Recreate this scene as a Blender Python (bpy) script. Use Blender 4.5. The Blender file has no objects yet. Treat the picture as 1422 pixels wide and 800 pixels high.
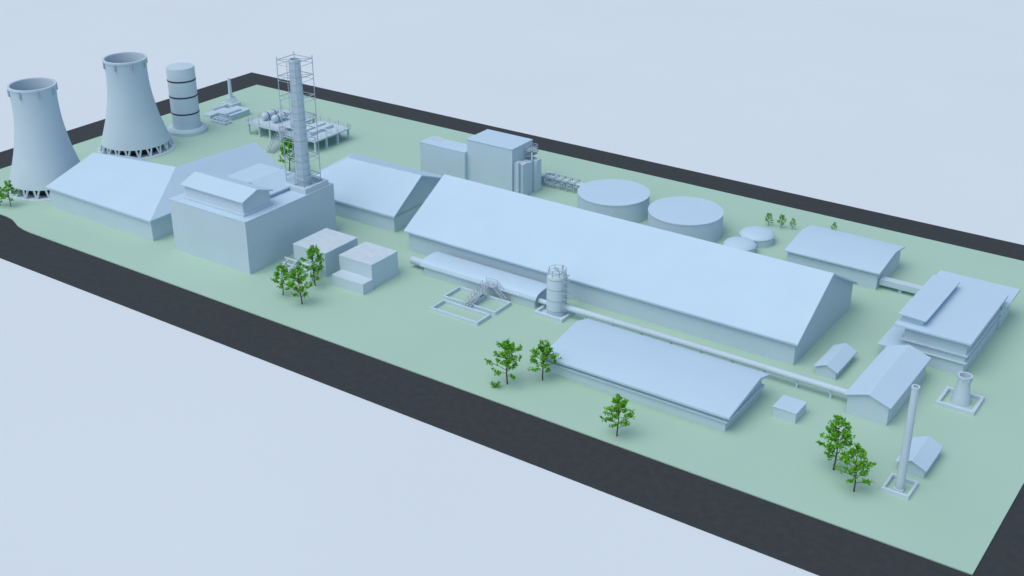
import bpy, math, random, bmesh
from mathutils import Vector
R=math.radians
scene=bpy.context.scene
col=scene.collection

# ---------------- materials ----------------
def mat(name,rgb,rough=.7,var=.03,scale=.15,detail=4,spec=.3,bump=0.0,bscale=3.0):
    m=bpy.data.materials.new(name);m.use_nodes=True
    nt=m.node_tree;p=nt.nodes['Principled BSDF']
    tc=nt.nodes.new('ShaderNodeTexCoord')
    n=nt.nodes.new('ShaderNodeTexNoise');n.inputs['Scale'].default_value=scale;n.inputs['Detail'].default_value=detail
    nt.links.new(tc.outputs['Object'],n.inputs['Vector'])
    r=nt.nodes.new('ShaderNodeValToRGB')
    r.color_ramp.elements[0].position=.3;r.color_ramp.elements[1].position=.7
    r.color_ramp.elements[0].color=tuple(c*(1-var) for c in rgb)+(1,)
    r.color_ramp.elements[1].color=tuple(min(1,c*(1+var)) for c in rgb)+(1,)
    nt.links.new(n.outputs['Fac'],r.inputs['Fac']);nt.links.new(r.outputs['Color'],p.inputs['Base Color'])
    p.inputs['Roughness'].default_value=rough
    p.inputs['Specular IOR Level'].default_value=spec
    if bump:
        n2=nt.nodes.new('ShaderNodeTexNoise');n2.inputs['Scale'].default_value=bscale;n2.inputs['Detail'].default_value=5
        nt.links.new(tc.outputs['Object'],n2.inputs['Vector'])
        b=nt.nodes.new('ShaderNodeBump');b.inputs['Strength'].default_value=bump;b.inputs['Distance'].default_value=.1
        nt.links.new(n2.outputs['Fac'],b.inputs['Height']);nt.links.new(b.outputs['Normal'],p.inputs['Normal'])
    return m
CLAY=mat('pale_blue_paint',(.50,.63,.70),var=.02)
ROOF=mat('pale_blue_roof',(.465,.64,.755),var=.015)
MOTT=mat('weathered_roof',(.52,.64,.69),var=.05,scale=.9,detail=8)
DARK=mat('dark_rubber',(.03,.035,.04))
STEEL=mat('painted_steel',(.38,.47,.54),rough=.5)
GROUND=mat('pale_ground',(.64,.715,.75),var=.01,scale=.02,rough=.8)
GRASS=mat('lawn_green',(.375,.565,.455),var=.02,scale=.05,rough=.9,bump=.1,bscale=4)
ROAD=mat('asphalt',(.036,.043,.046),var=.10,scale=.8,detail=8,rough=.9,bump=.15,bscale=6)
BARK=mat('bark',(.07,.045,.03),var=.3,scale=6)
def leafmat():
    m=bpy.data.materials.new('leaves');m.use_nodes=True;nt=m.node_tree
    p=nt.nodes['Principled BSDF'];out=nt.nodes['Material Output']
    g=nt.nodes.new('ShaderNodeNewGeometry');r=nt.nodes.new('ShaderNodeValToRGB')
    r.color_ramp.elements[0].color=(.10,.34,.02,1);r.color_ramp.elements[1].color=(.25,.64,.06,1)
    nt.links.new(g.outputs['Random Per Island'],r.inputs['Fac']);nt.links.new(r.outputs['Color'],p.inputs['Base Color'])
    p.inputs['Roughness'].default_value=.6;p.inputs['Specular IOR Level'].default_value=.15
    t=nt.nodes.new('ShaderNodeBsdfTranslucent');nt.links.new(r.outputs['Color'],t.inputs['Color'])
    mx=nt.nodes.new('ShaderNodeMixShader');mx.inputs[0].default_value=.4
    nt.links.new(p.outputs[0],mx.inputs[1]);nt.links.new(t.outputs[0],mx.inputs[2]);nt.links.new(mx.outputs[0],out.inputs['Surface'])
    return m
LEAF=leafmat()

# ---------------- mesh builder ----------------
class B:
    def __init__(s,name,origin=(0,0,0)):
        s.name=name;s.parts={};s.o=origin
    def P(s,part,m):
        if part not in s.parts: s.parts[part]=[[],[],m]
        return s.parts[part]
    def raw(s,part,v,f,m=None):
        P=s.P(part,m or CLAY);k=len(P[0]);P[0].extend(v);P[1].extend([tuple(i+k for i in q) for q in f])
    def box(s,part,x0,x1,y0,y1,z0,z1,m=None):
        v=[(x,y,z) for z in (z0,z1) for y in (y0,y1) for x in (x0,x1)]
        s.raw(part,v,[(0,2,3,1),(4,5,7,6),(0,1,5,4),(1,3,7,5),(3,2,6,7),(2,0,4,6)],m)
    def prof(s,part,pts,axis,a0,a1,m=None):
        n=len(pts)
        mk=(lambda a,h,z:(a,h,z)) if axis=='x' else (lambda a,h,z:(h,a,z))
        v=[mk(a0,*p) for p in pts]+[mk(a1,*p) for p in pts]
        f=[tuple(range(n)),tuple(range(2*n-1,n-1,-1))]+[(i,(i+1)%n+0,(i+1)%n+n,i+n) for i in range(n)]
        s.raw(part,v,f,m)
    def gable(s,x0,x1,y0,y1,hw,ha,axis='x',frac=.5,hb=None,over=.5,end=.4,t=.35,rm=None,wall='walls',roof='roof',z0=0):
        if hb is None: hb=hw
        a0,a1,p0,p1=(x0,x1,y0,y1) if axis=='x' else (y0,y1,x0,x1)
        pm=p0+(p1-p0)*frac
        s.prof(wall,[(p0,z0),(p0,hw+.05),(pm,ha+.05),(p1,hb+.05),(p1,z0)],axis,a0,a1)
        s1=(ha-hw)/(pm-p0);s2=(ha-hb)/(p1-pm)
        A=(p0-over,hw-over*s1);C=(p1+over,hb-over*s2)
        s.prof(roof,[A,(pm,ha),C,(C[0],C[1]+t),(pm,ha+t),(A[0],A[1]+t)],axis,a0-end,a1+end,rm or ROOF)
    def lathe(s,part,cx,cy,pr,n=64,m=None,cap0=True,cap1=True):
        v=[];f=[]
        for r,z in pr:
            for i in range(n):
                a=2*math.pi*i/n;v.append((cx+r*math.cos(a),cy+r*math.sin(a),z))
        for k in range(len(pr)-1):
            for i in range(n):
                j=(i+1)%n;f.append((k*n+i,k*n+j,(k+1)*n+j,(k+1)*n+i))
        if cap0:f.append(tuple(range(n-1,-1,-1)))
        if cap1:f.append(tuple((len(pr)-1)*n+i for i in range(n)))
        s.raw(part,v,f,m)
    def tube(s,part,p,q,r,n=8,m=None,r2=None):
        p=Vector(p);q=Vector(q);d=(q-p).normalized()
        u=d.orthogonal().normalized();w=d.cross(u)
        v=[tuple(c+(u*math.cos(2*math.pi*i/n)+w*math.sin(2*math.pi*i/n))*rr) for c,rr in ((p,r),(q,r if r2 is None else r2)) for i in range(n)]
        f=[(i,(i+1)%n,(i+1)%n+n,i+n) for i in range(n)]+[tuple(range(n-1,-1,-1)),tuple(range(n,2*n))]
        s.raw(part,v,f,m)
    def kerb(s,part,x0,x1,y0,y1,w,z0,z1,m=None):
        s.box(part,x0,x1,y0,y0+w,z0,z1,m);s.box(part,x0,x1,y1-w,y1,z0,z1,m)
        s.box(part,x0,x0+w,y0+w,y1-w,z0,z1,m);s.box(part,x1-w,x1,y0+w,y1-w,z0,z1,m)
    def rail(s,part,pts,z,h=1.0,r=.05,step=2.0,close=False,m=None):
        pp=list(pts)+([pts[0]] if close else [])
        for a,b in zip(pp,pp[1:]):
            for k in (h,h*.5): s.tube(part,(a[0],a[1],z+k),(b[0],b[1],z+k),r,5,m or STEEL)
            L=math.hypot(b[0]-a[0],b[1]-a[1]);n=max(1,int(L/step))
            for i in range(n+1):
                t=i/n;x=a[0]+(b[0]-a[0])*t;y=a[1]+(b[1]-a[1])*t
                s.tube(part,(x,y,z),(x,y,z+h),r,5,m or STEEL)
    def done(s,bevel=.06,smooth=True):
        xs=[v for P in s.parts.values() for v in P[0]]
        cx=sum(v[0] for v in xs)/len(xs);cy=sum(v[1] for v in xs)/len(xs)
        e=bpy.data.objects.new(s.name,None);e.location=(cx,cy,0);e.empty_display_size=1;col.objects.link(e)
        for pn,(v,f,m) in s.parts.items():
            me=bpy.data.meshes.new(pn);me.from_pydata([(a-cx,b-cy,c) for a,b,c in v],[],f);me.materials.append(m)
            bm=bmesh.new();bm.from_mesh(me);bmesh.ops.recalc_face_normals(bm,faces=bm.faces);bm.to_mesh(me);bm.free()
            if smooth:
                me.polygons.foreach_set('use_smooth',[True]*len(me.polygons));me.set_sharp_from_angle(angle=R(32))
            o=bpy.data.objects.new(pn,me);col.objects.link(o);o.parent=e
            if bevel and pn in ('walls','roof','block','curb','base','fascia','penthouse','penthouse_roof'):
                b=o.modifiers.new('bevel','BEVEL');b.width=bevel;b.segments=2;b.limit_method='ANGLE';b.angle_limit=R(35)
        return e
def sheet(name,polys,z,m,depth=0):
    v=[];f=[]
    for poly in polys:
        k=len(v);n=len(poly);v+=[(x,y,z) for x,y in poly];f.append(tuple(range(k,k+n)))
        if depth:
            v+=[(x,y,z-depth) for x,y in poly]
            f+=[(k+i,k+n+i,k+n+(i+1)%n,k+(i+1)%n) for i in range(n)]
    me=bpy.data.meshes.new(name);me.from_pydata(v,[],f);me.materials.append(m)
    o=bpy.data.objects.new(name,me);col.objects.link(o);return o

# ---------------- ground, road, lawn ----------------
sheet('ground',[[(-4000,-4000),(4000,-4000),(4000,4000),(-4000,4000)]],0,GROUND)
sheet('asphalt_road',[[(-260,123.6),(-12.5,123.6),(-12.5,243.3),(-260,243.3)]],.08,ROAD,.08)
lawn=[(-23.4,134.5),(-23.4,235),(-249.5,235)]
lawn+=[(-249.5,139.5),(-248.8,137.8),(-247,137.0),(-224,137.0),(-221.5,136.7),(-219.5,136.0),(-217.5,135.2),(-215,134.7),(-212.5,134.5)]
sheet('lawn',[lawn],.25,GRASS,.17)
Z=.25

# ---------------- main production hall ----------------
b=B('factory_hall')
b.gable(-143.6,-63.1,171.4,196.4,4.6,11.8,'x',hb=5.2,over=.7,end=.6,t=.4)
b.done()
b=B('storage_shed')
b.prof('walls',[(146.8,0),(146.8,3.2),(156.5,4.75),(159.3,4.0),(159.3,0)],'x',-94.8,-63.4)
b.prof('roof',[(145.9,3.0),(156.5,4.7),(160.0,3.7),(160.0,4.15),(156.5,5.15),(145.9,3.45)],'x',-95.6,-62.5,ROOF)
b.kerb('fascia',-95.2,-63.0,146.4,159.7,.6,1.9,2.3)
for k in range(2):
    b.box('block',-97.6,-96.0,155.0+k*2.2,156.6+k*2.2,0,1.2)
b.tube('duct',(-97,155,1.4),(-97,158.8,1.4),.25,10);b.tube('duct',(-97,156,1.4),(-94.7,156,1.4),.2,10)
b.done()
b=B('vaulted_store')
cy,ry=167.1,2.9
b.box('walls',-134.4,-109.3,164.5,169.7,0,2.3)
N=24
pr=[(cy-ry*math.cos(math.pi*i/N),2.25+.95*math.sin(math.pi*i/N)**.7) for i in range(N+1)]
pin=[(cy-(ry-.25)*math.cos(math.pi*i/N),2.25+.75*math.sin(math.pi*i/N)**.7) for i in range(N,-1,-1)]
b.prof('vault_roof',pr+pin,'x',-134.9,-108.8,ROOF)
b.prof('gable',[(cy-(ry-.3)*math.cos(math.pi*i/N),2.2+.8*math.sin(math.pi*i/N)**.7) for i in range(N+1)],'x',-134.4,-109.3)
b.box('fascia',-134.9,-108.8,163.95,164.2,1.9,2.3)
b.done()
b=B('storage_silo')
b.kerb('curb',-108.1,-102.2,162.5,167.8,.5,0,.9)
b.box('base',-107.6,-102.7,163,167.3,0,.35)
sx,sy=-105.1,165.2
b.lathe('shell',sx,sy,[(1.8,.35),(1.8,7.4),(1.65,7.75),(.9,8.1),(.9,8.3)],48)
for z in (1.2,3.2,5.3,7.2): b.lathe('bands',sx,sy,[(1.84,z),(1.84,z+.12)],48,STEEL)
ring=[(sx+1.6*math.cos(a),sy+1.6*math.sin(a)) for a in [i*math.pi/4 for i in range(8)]]
b.rail('railing',ring,7.7,1.2,.04,9,True)
for dx in (-.3,.3): b.tube('ladder',(sx+2.2,sy-.8+dx,.3),(sx+2.2,sy-.8+dx,9.0),.06,5,STEEL)
for i in range(20): b.tube('ladder',(sx+2.2,sy-1.1,.6+i*.43),(sx+2.2,sy-.5,.6+i*.43),.04,4,STEEL)
for i in range(7): b.kerb('cage',sx+1.9,sx+2.8,sy-1.3,sy-.3,.06,1.8+i*1.1,1.9+i*1.1,STEEL)
b.tube('vent',(sx,sy,8.2),(sx,sy,9.1),.2,8);b.tube('vent',(sx-.7,sy+.3,8.0),(sx-.7,sy+.3,9.3),.12,8);b.tube('vent',(sx+.8,sy+.6,8.0),(sx+.8,sy+.6,9.6),.1,8)
b.done()
b=B('overhead_pipeline')
b.tube('pipe',(-103.4,165,2.05),(-50.6,165,2.05),.55,20)
b.tube('pipe',(-108.9,165.3,1.6),(-106.8,165.3,1.6),.45,16)
b.tube('pipe',(-138.4,166,1.6),(-134.3,166,1.6),.75,20)
for i in range(9):
    x=-99+i*5.6
    b.box('supports',x-.15,x+.15,164.85,165.15,.1,1.6)
    b.tube('collar',(x-.12,165,2.05),(x+.12,165,2.05),.59,20)
b.done()
b=B('settling_basin')
b.kerb('curb',-124.0,-113.6,153.2,157.2,.35,0,.9)
b.kerb('curb',-125.0,-119.4,158.2,163.2,.35,0,.9)
b.kerb('curb',-119.0,-113.4,158.2,163.2,.35,0,.9)
b.done()
b=B('steel_footbridge')
def stairs(b,p,q,wv,n,part='stairs',rail=True):
    p=Vector(p);q=Vector(q);wv=Vector(wv)
    for k in (0,1):
        b.tube(part,p+wv*k,q+wv*k,.10,5,STEEL)
        if rail:
            b.tube(part,p+wv*k+Vector((0,0,1)),q+wv*k+Vector((0,0,1)),.05,5,STEEL)
            for i in range(0,n+1,2):
                c=p+(q-p)*i/n+wv*k;b.tube(part,c,c+Vector((0,0,1)),.04,4,STEEL)
    for i in range(n+1):
        c=p+(q-p)*i/n;d=(q-p);d.z=0;d=d.normalized()*.16
        v=[tuple(c-d),tuple(c+d),tuple(c+d+wv),tuple(c-d+wv)]
        v+=[(x,y,z+.06) for x,y,z in v]
        b.raw(part,v,[(0,1,2,3),(4,5,6,7),(0,1,5,4),(1,2,6,5),(2,3,7,6),(3,0,4,7)],STEEL)
stairs(b,(-119.6,157.0,.5),(-119.6,163.0,2.6),(1.2,0,0),14,'ramp')
b.box('deck',-119.7,-117.2,163,164.3,2.55,2.68,STEEL)
stairs(b,(-117.2,163.05,2.6),(-114.4,163.05,.3),(0,1.1,0),9)
b.rail('railing',[(-119.6,164.2),(-117.2,164.2)],2.65,1,.05,1.2)
b.done()

# ---------------- right-hand buildings ----------------
b=B('gabled_workshop');b.gable(-50.6,-44.2,162.0,179.6,3.65,4.75,'y',over=.45,end=.5,t=.3);b.done()
b=B('garden_store');b.gable(-59.1,-55.7,170.8,178.8,1.7,2.5,'y',over=.35,end=.35,t=.22);b.done()
b=B('gatehouse');b.gable(-39,-35.2,151.6,158.4,1.75,2.6,'y',over=.35,end=.4,t=.22);b.done()
b=B('transformer_kiosk');b.box('walls',-59.4,-55.7,154.8,158.7,0,1.95);b.box('roof',-59.5,-55.6,154.7,158.8,1.953,2.1,ROOF);b.done(.04)
b=B('chimney')
b.kerb('curb',-39.1,-35.2,145.3,149.6,.4,0,.9)
b.box('base',-37.8,-36.4,146.4,147.8,0,.6)
b.lathe('shaft',-37.1,147.1,[(.62,.6),(.5,16.4),(.56,16.4),(.56,16.7),(.36,16.7),(.36,15.5)],32,cap0=False)
b.done()
b=B('small_cooling_tower')
b.kerb('curb',-40.2,-34.3,172.3,178,.55,0,.9)
b.lathe('shell',-37.2,175.3,[(1.6,.1),(1.35,1.2),(1.12,2.4),(1.0,3.6),(1.0,4.7),(1.1,4.72),(1.1,5.05),(.85,5.05),(.85,3.5)],40,cap0=False)
for i in range(8):
    a=i*math.pi/4;b.box('brackets',-37.2+1.1*math.cos(a)-.08,-37.2+1.1*math.cos(a)+.08,175.3+1.1*math.sin(a)-.08,175.3+1.1*math.sin(a)+.08,4.3,4.7)
b.done()
b=B('tiered_office_building')
b.box('walls',-49.5,-39.4,183.4,203,0,6.5)
b.box('roof',-51,-38.6,182.3,203.4,6.5,6.95,ROOF)
b.box('fascia',-50.0,-39.0,183.0,203.2,3.9,4.2)
b.box('fascia',-50.0,-39.0,183.0,203.2,2.6,2.8)
b.prof('walls',[(-50.4,6.9),(-50.4,8.2),(-46.9,8.0),(-46.9,6.9)],'y',184.2,200.5)
b.prof('roof',[(-50.9,8.15),(-50.9,8.45),(-46.3,8.25),(-46.3,7.95)],'y',183.4,201.2,ROOF)
b.box('walls',-51.5,-39.2,203.4,209.5,0,4.9)
b.box('roof',-52.2,-38.2,202.9,210.6,4.9,5.3,ROOF)
b.box('walls',-52.0,-49.5,184.5,196,0,2.4)
b.box('roof',-53.2,-49.4,182.0,197,2.4,2.75,ROOF)
b.done()
b=B('back_warehouse')
b.gable(-79.6,-62,206.3,218.7,3.7,4.9,'x',frac=.62,hb=4.1,over=.6,end=.5,t=.35);b.done()
b=B('covered_conveyor')
b.box('block',-61.9,-49.8,207.3,208.9,1.0,2.2)
for x in (-58,-54.5):b.box('legs',x-.3,x+.3,207.7,208.5,0,1.0)
b.done()

# ---------------- tanks ----------------
for cx,cy,r,h in ((-120.6,211.0,7.5,4.9),(-103.2,209.9,7.5,5.2)):
    b=B('storage_tank')
    b.lathe('shell',cx,cy,[(r,0),(r,h-.25),(r+.08,h-.25),(r+.08,h)],96,cap0=False,cap1=False)
    b.lathe('lid',cx,cy,[(r+.08,h),(r-.15,h+.01),(0.01,h+.12)],96,ROOF,cap0=False,cap1=False)
    b.done()
for cx,cy,r in ((-89.4,214.3,3.4),(-90,207.7,3.1)):
    b=B('domed_tank')
    b.lathe('shell',cx,cy,[(r,0),(r,1.7),(r+.1,1.7),(r+.1,1.9)],64,cap0=False,cap1=False)
    b.lathe('dome',cx,cy,[(r+.1,1.9)]+[(r*math.cos(a),1.9+.9*math.sin(a)) for a in [i*math.pi/16 for i in range(1,8)]]+[(.02,2.8)],64,ROOF,cap0=False,cap1=False)
    b.done()

# ---------------- block with annex ----------------
b=B('process_building')
b.box('walls',-155,-143.0,206,213.8,0,11.0);b.box('roof',-155.1,-142.9,205.9,213.9,11.0,11.25,ROOF)
b.box('block',-167.5,-155.0,205.1,209.8,0,8.2);b.box('block_roof',-167.55,-155.1,205.05,209.85,8.2,8.3,ROOF)
b.prof('ramp',[(-166,8.3),(-163.6,8.3),(-166,8.8)],'y',207.5,209.6)
b.box('base',-142.99,-140.6,206.6,208.6,0,8.0);b.box('base',-142.99,-140.9,209.0,210.8,0,7.6)
b.box('base',-142.99,-140.2,211.2,213.2,0,7.6)
b.tube('riser',(-141.6,206.2,0),(-141.6,206.2,8.6),.35,12);b.tube('riser',(-141.2,210.9,0),(-141.2,210.9,9.4),.22,12)
for z in (8.4,9.6):
    b.box('platform',-142.9,-141.4,210.5,213.6,z,z+.12,STEEL)
    b.rail('platform_rail',[(-142.8,210.5),(-141.4,210.5),(-141.4,213.6),(-142.8,213.6)],z+.1,.8,.05,1.0)
b.done()
b=B('pipe_rack')
for x in (-141,-138.5,-136.8,-135.0,-133.2):
    for y in (215.5,217.8):
        b.tube('posts',(x,y,0),(x,y,2.8),.12,6,STEEL)
    for z in (1.2,2.7):b.tube('beams',(x,215.5,z),(x,217.8,z),.1,6,STEEL)
for y in (215.5,217.8):
    for z in (1.2,2.7):b.tube('beams',(-141,y,z),(-133.2,y,z),.1,6,STEEL)
for y in (216.2,217.0):b.tube('pipes',(-142.6,y,2.2),(-130.5,y,2.2),.28,12)
b.tube('vessel',(-140.4,216.6,.6),(-137.4,216.6,.6),.6,16)
for x,y in ((-143,216.5),(-141.8,219.2)):
    b.box('block',x-.9,x+.9,y-.7,y+.7,0,2.2)
b.box('block',-141,-136,219.4,220.6,0,1.0)
b.done()

# ---------------- boiler house ----------------
b=B('boiler_house')
b.box('walls',-181.7,-161.1,145.6,169.8,0,10.8);b.box('roof',-181.75,-161.05,145.55,169.85,10.8,10.95,ROOF)
b.gable(-179.0,-163.2,147.4,154.4,13.9,15.1,'x',over=.5,end=.5,t=.3,wall='penthouse',roof='penthouse_roof',z0=10.9)
b.box('penthouse',-179.3,-162.9,147.1,154.7,10.9,11.5)
b.gable(-175.5,-166.0,157.2,165.5,11.6,13.0,'y',over=.4,end=.4,t=.25,wall='penthouse',roof='penthouse_roof',z0=10.9)
b.done()
b=B('scaffolded_chimney')
z0=10.95
b.kerb('curb',-168.2,-161.4,162.1,168.7,.6,z0,z0+1.1);b.box('base',-167,-162.6,163.3,167.5,z0,z0+.5)
cx,cy=-164.9,165.4
b.lathe('shaft',cx,cy,[(1.5,z0+.5),(1.4,z0+4),(1.08,36.2),(1.16,36.2),(1.16,36.6),(.9,36.6),(.9,34)],48,cap0=False)
for i in range(18):
    z=z0+1.2+i*1.4;r=1.50-(z-z0)*.0165+.05;b.lathe('flanges',cx,cy,[(r,z),(r,z+.08)],48,STEEL,cap0=False,cap1=False)
hs=2.35
for sx in (-1,1):
    for sy in (-1,1):
        b.tube('scaffold',(cx+sx*hs,cy+sy*hs,z0+.3),(cx+sx*hs,cy+sy*hs,37.2),.085,5,STEEL)
levels=[13.5,17.5,21.5,25.5,29.5,33.5,36.6]
for z in levels:
    c=[(cx-hs,cy-hs),(cx+hs,cy-hs),(cx+hs,cy+hs),(cx-hs,cy+hs)]
    for i in range(4):
        a=c[i];d=c[(i+1)%4]
        b.tube('scaffold',(*a,z),(*d,z),.08,5,STEEL);b.tube('scaffold',(*a,z-.9),(*d,z-.9),.045,5,STEEL)
        b.tube('scaffold',(*a,z),(cx,cy,z),.05,5,STEEL)
for dx in (-.35,.35): b.tube('ladder',(cx+dx,cy-2.0,z0+1),(cx+dx,cy-1.8,36.5),.05,5,STEEL)
for i in range(48): b.tube('ladder',(cx-.35,cy-1.95,z0+1.2+i*.52),(cx+.35,cy-1.95,z0+1.2+i*.52),.035,4,STEEL)
b.done()

# ---------------- left hall ----------------
b=B('turbine_hall')
x0,x1,y0,e=-220.2,-188.3,145.7,4.6
b.box('walls',x0,-200.0,y0,167.5,0,e);b.box('walls',-199.99,x1,y0,181.3,0,e)
o=.5
V=[(x0-o,y0-o,e-.1),(x1+o,y0-o,e-.1),(x1+o,181.8,e-.1),(-200.3,181.8,e-.1),(-200.3,168,e-.1),(x0-o,168,e-.1),
   (-217.6,156.0,9.6),(-196.2,160.0,9.6),(-194.1,180.8,9.6)]
n=len(V);
top=[(0,1,7,6),(1,2,8,7),(2,3,8),(3,4,7,8),(4,5,6,7),(5,0,6)]
V2=V+[(x,y,z+.4) for x,y,z in V]
F=[tuple(i+n for i in q) for q in top]+[(0,1,2,3,4,5)]+[(i,(i+1)%6,(i+1)%6+n,i+n) for i in range(6)]
b.raw('roof',V2,F,ROOF)
b.done(0)
b=B('machine_hall')
b.box('walls',-178,-151.6,176.6,196,0,3.6)
b.prof('gable',[(176.6,3.5),(185.4,9.5),(196,5.5),(196,3.5)],'x',-170,-151.6)
V=[(-180,176.1,3.6),(-151.1,176.1,3.6),(-151.1,185.3,9.6),(-170.3,184.6,9.6),(-151.1,196.6,5.2),(-180,196.6,5.2)]
V2=V+[(x,y,z+.4) for x,y,z in V]
F=[(6,7,8,9),(9,8,10,11),(6,9,11),(0,1,7,6),(1,2,8,7),(2,4,10,8),(4,5,11,10),(5,0,6,11),(0,1,2,3),(3,2,4,5),(0,3,5)]
b.raw('roof',V2,F,ROOF)
b.done(0)
b=B('utility_building');b.box('walls',-156.6,-148.5,152.9,162.1,0,5.0);b.box('roof',-156.65,-148.45,152.85,162.15,5.0,5.12,MOTT)
b.done()
b=B('utility_building');b.box('walls',-146.0,-138.1,154.0,161.5,0,5.0);b.box('roof',-146.05,-138.05,153.95,161.55,5.0,5.12,MOTT)
b.box('block',-145.4,-137.8,151.1,153.98,0,2.4);b.done()
b=B('pump_skid')
for x,y in ((-157.5,150.2),(-155.6,150.6),(-153.8,151.0)):
    b.box('base',x-.6,x+.6,y-.8,y+.8,0,.4);b.tube('motor',(x,y-.6,.9),(x,y+.6,.9),.45,12);b.tube('pipes',(x,y,.9),(x,y+2.2,2.0),.15,8)
b.tube('pipes',(-158.5,152.4,1.9),(-149,152.4,1.9),.22,10)
b.tube('pipes',(-158.5,151.7,1.2),(-149,151.7,1.2),.18,10);b.box('block',-151.5,-149.5,150.0,151.4,0,1.3)
b.done()

# ---------------- cooling towers ----------------
for cx,cy,h in ((-231,153,23.5),(-235.2,181,22.3)):
    b=B('cooling_tower')
    zb=2.3
    out=[]
    for i in range(25):
        t=i/24;z=zb+(h-zb)*t
        rr=math.sqrt(4.72**2*(1+((z-h*.84)/(h*.56))**2))
        if t<.3: rr+= (.3-t)*.9
        out.append((rr,z))
    inn=[(r-.35,z) for r,z in reversed(out)]
    prf=out+inn
    b.lathe('shell',cx,cy,prf+[prf[0]],96,cap0=False,cap1=False)
    rt_=out[-1][0]
    b.lathe('rim',cx,cy,[(rt_+.0,h-.55),(rt_+.12,h-.5),(rt_+.12,h-.02),(rt_+.0,h+.03)],96,cap0=False,cap1=False)
    rb=out[0][0]-.2
    for i in range(8):
        a=(i+.5)*math.pi/4;c,s_=math.cos(a),math.sin(a);rr=rt_+.05
        b.tube('brackets',(cx+rr*c,cy+rr*s_,h-1.9),(cx+rr*c,cy+rr*s_,h-.3),.24,8,STEEL)
    for i in range(20):
        a=i*2*math.pi/20;w=.15
        for sg in (-w*.5,w*.5):
            b.tube('columns',(cx+(rb+.5)*math.cos(a),cy+(rb+.5)*math.sin(a),.2),(cx+rb*math.cos(a+sg),cy+rb*math.sin(a+sg),zb+.1),.24,6)
    b.lathe('base',cx,cy,[(rb+1.3,0),(rb+1.2,.5),(rb-.6,.5),(rb-.6,.3)],96,cap0=False)
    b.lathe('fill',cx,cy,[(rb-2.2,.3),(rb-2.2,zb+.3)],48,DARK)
    b.done()
b=B('banded_storage_tower')
cx,cy=-235,196.7
b.lathe('base',cx,cy,[(4.9,0),(4.8,1.0),(4.3,1.6),(3.4,1.6)],64,cap0=False,cap1=False)
b.lathe('shell',cx,cy,[(3.4,1.0),(3.4,16.5),(3.3,16.7),(.02,16.9)],64,cap0=False,cap1=False)
for z in (5.2,9.4,13.4): b.lathe('bands',cx,cy,[(3.46,z),(3.46,z+.32)],64,DARK)
b.lathe('bands_light',cx,cy,[(3.5,1.6),(3.5,2.1)],64)
b.done()
b=B('incinerator_plant')
b.tube('stack',(-240.2,216.6,0),(-240.2,216.6,8.0),.6,20,r2=.42)
b.box('block',-242.2,-238.2,215.0,218.2,0,1.6);b.prof('hood',[(-241.8,1.6),(-240.6,3.0),(-239.8,3.0),(-238.6,1.6)],'y',215.4,217.8)
b.box('block',-236.5,-231.8,208.5,215.0,0,1.5);b.box('roof',-236.7,-231.6,208.3,215.2,1.5,1.7,ROOF)
b.box('block',-240,-237.4,206.5,213.5,0,1.1);b.box('base',-235.2,-230.2,204.6,207.2,0,.9)
b.tube('duct',(-240.2,214.5,1.2),(-240.2,210,1.2),.5,12);b.tube('duct',(-233,208,1.9),(-233,213,1.9),.35,12)
for i in range(4): b.box('base',-235+i*1.2,-234.3+i*1.2,205,206.8,.9,1.4)
b.done()
b=B('process_platform')
zt=3.2
def deck(x0,x1,y0,y1,nx,ny):
    b.box('deck',x0,x1,y0,y1,zt-.35,zt)
    for i in range(nx+1):
        for j in range(ny+1):
            if 0<i<nx and 0<j<ny: continue
            x=x0+.4+(x1-x0-.8)*i/nx;y=y0+.4+(y1-y0-.8)*j/ny
            b.box('legs',x-.2,x+.2,y-.2,y+.2,0,zt-.35);b.box('footings',x-.4,x+.4,y-.4,y+.4,0,.5)
            b.tube('poles',(x,y,zt),(x,y,zt+1.5),.07,6,STEEL)
    b.rail('railing',[(x0,y0),(x1,y0),(x1,y1),(x0,y1)],zt,.8,.035,2,True)
deck(-221,-209.5,203.5,216,3,3)
deck(-207,-197.2,202.5,215,3,3)
for x in (-218.2,-214.8):
    ys=[206.3,206.5,207.1,211.0,211.6,211.8];rs=[.1,.6,.9,.9,.6,.1]
    for i in range(5): b.tube('vessel',(x,ys[i],zt+1.15),(x,ys[i+1],zt+1.15),rs[i],24,r2=rs[i+1])
    for y in (207.8,210.2): b.box('saddles',x-.65,x+.65,y-.2,y+.2,zt,zt+.7);b.tube('straps',(x,y-.1,zt+1.15),(x,y+.1,zt+1.15),.95,24,DARK)
b.tube('vessel',(-211.6,212,zt),(-211.6,212,zt+1.8),.7,20);b.box('units',-216,-212.6,213.2,214.8,zt,zt+.9)
b.box('units',-205.6,-203.8,204.5,213.5,zt,zt+.5);b.box('units',-202.4,-200.8,205,213,zt,zt+.7)
b.tube('pipes',(-206.6,209,zt+.8),(-198,209,zt+.8),.15,10);b.tube('pipes',(-212,205.3,zt+.6),(-204,205.3,zt+.6),.2,10)
stairs(b,(-207.2,196.4,.2),(-209.6,203.4,zt),(1.9,0,0),14)
b.box('catwalk',-209.45,-207.05,203.4,204.8,zt-.2,zt-.02,STEEL)
b.done()

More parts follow.
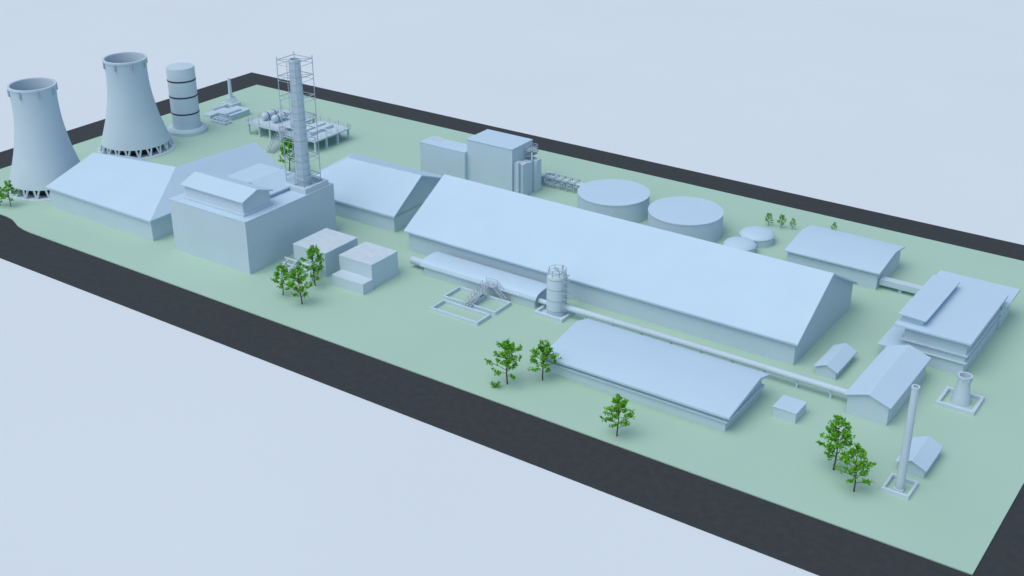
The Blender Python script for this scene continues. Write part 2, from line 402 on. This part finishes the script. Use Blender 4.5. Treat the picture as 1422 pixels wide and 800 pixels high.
# ---------------- trees ----------------
def tree(x,y,h,seed,spread=.42):
    rnd=random.Random(seed)
    b=B('deciduous_tree')
    lean=Vector((rnd.uniform(-.04,.04)*h,rnd.uniform(-.04,.04)*h,0))
    def trunk(t): return Vector((x,y,Z))+lean*t+Vector((math.sin(t*5+seed)*.012*h,math.cos(t*4+seed)*.012*h,h*.93*t))
    N=8
    for i in range(N):
        b.tube('trunk',trunk(i/N),trunk((i+1)/N),h*.016*(1-.85*i/N),6,BARK,r2=h*.016*(1-.85*(i+1)/N))
    tips=[]
    nb=int(16+h)
    for i in range(nb):
        t=.20+.76*(i/nb);p=trunk(t);a=i*2.399+rnd.uniform(-.5,.5)
        prof=math.sin(min(1,(t-.04)/.32)*math.pi/2)*(1.04-t)**.62
        L=h*spread*prof*rnd.uniform(.7,1.15)
        up=rnd.uniform(.35,.8)
        d=Vector((math.cos(a),math.sin(a),up)).normalized()
        q=p+d*L
        b.tube('branches',p,q,h*.006,4,BARK,r2=h*.0025)
        for k in range(3):
            s0=p+d*L*rnd.uniform(.4,.9);d2=(d+Vector((rnd.uniform(-.9,.9),rnd.uniform(-.9,.9),rnd.uniform(-.3,.7)))).normalized()
            q2=s0+d2*L*.42;b.tube('branches',s0,q2,h*.003,3,BARK,r2=h*.0015);tips.append((s0,q2))
        tips.append((p+d*L*.45,q))
    tips.append((trunk(.85),trunk(1.0)+Vector((0,0,h*.03))))
    P=b.P('leaves',LEAF)
    for s0,q in tips:
        for k in range(12):
            c=s0+(q-s0)*rnd.uniform(.1,1.1)+Vector([rnd.gauss(0,h*.018) for _ in range(3)])
            sz=h*rnd.uniform(.017,.03)
            u=Vector([rnd.gauss(0,1) for _ in range(3)]).normalized();w=Vector((rnd.gauss(0,1),rnd.gauss(0,1),rnd.gauss(0,.4)));w=(w-u*w.dot(u)).normalized()
            k0=len(P[0]);P[0].extend([tuple(c-u*sz*1.2),tuple(c+w*sz*.75),tuple(c+u*sz*1.2),tuple(c-w*sz*.75)]);P[1].append((k0,k0+1,k0+2,k0+3))
    b.done(0,smooth=False)
for i,(x,y,h) in enumerate([(-227.7,140.9,5.9),(-229.8,139.8,4.9),(-193.6,190,8.3),(-149.8,142.7,6.5),(-144.5,142,7.7),(-147.9,149.1,8.0),
    (-98,139.9,8.2),(-94,144.1,7.3),(-75.9,136.6,7.2),(-46.3,146.4,8.9),(-42.1,143,7.8),
    (-90.8,223.1,3.0),(-88.2,223.5,3.2),(-86,224.1,2.5),(-78.4,227.2,2.4)]):
    tree(x,y,h,i+3)
def shrub(x,y,h,seed):
    rnd=random.Random(seed);b=B('shrub');P=b.P('leaves',LEAF)
    for i in range(10):
        a=rnd.uniform(0,6.28);q=Vector((x+math.cos(a)*h*.6,y+math.sin(a)*h*.6,Z+h*rnd.uniform(.5,1)))
        b.tube('stems',(x,y,Z),q,.03,4,BARK)
        for k in range(14):
            c=Vector((x,y,Z))+(q-Vector((x,y,Z)))*rnd.uniform(.4,1.1)+Vector([rnd.gauss(0,.12) for _ in range(3)])
            u=Vector([rnd.gauss(0,1) for _ in range(3)]).normalized()*.16;w=u.orthogonal().normalized()*.1
            k0=len(P[0]);P[0].extend([tuple(c-u),tuple(c+w),tuple(c+u),tuple(c-w)]);P[1].append((k0,k0+1,k0+2,k0+3))
    b.done(0,smooth=False)
shrub(-98.9,137.9,1.0,5)

# ---------------- light, sky, camera ----------------
EL,AZ=64,198
w=bpy.data.worlds.new('World');scene.world=w;w.use_nodes=True
nt=w.node_tree;bg=nt.nodes['Background']
sky=nt.nodes.new('ShaderNodeTexSky');sky.sky_type='NISHITA';sky.sun_disc=False
sky.sun_elevation=R(EL);sky.sun_rotation=R(AZ);sky.dust_density=2.3;sky.air_density=1.0;sky.ozone_density=1.0
nt.links.new(sky.outputs[0],bg.inputs[0]);bg.inputs[1].default_value=.146
sl=bpy.data.lights.new('sun','SUN');sl.energy=1.35;sl.angle=R(65);sl.color=(1,.965,.91)
so=bpy.data.objects.new('sun',sl);col.objects.link(so)
fromv=Vector((math.sin(R(AZ))*math.cos(R(EL)),math.cos(R(AZ))*math.cos(R(EL)),math.sin(R(EL))))
so.rotation_euler=fromv.to_track_quat('Z','Y').to_euler();so.location=(-130,160,120)
cam=bpy.data.cameras.new('camera');cam.sensor_width=36;cam.lens=1724/1422*36;cam.clip_start=1;cam.clip_end=12000
co=bpy.data.objects.new('camera',cam);col.objects.link(co);co.location=(0,0,100);co.rotation_euler=(R(90-25.87),0,R(34.77))
scene.camera=co
scene.view_settings.view_transform='Standard';scene.view_settings.look='None';scene.view_settings.exposure=0
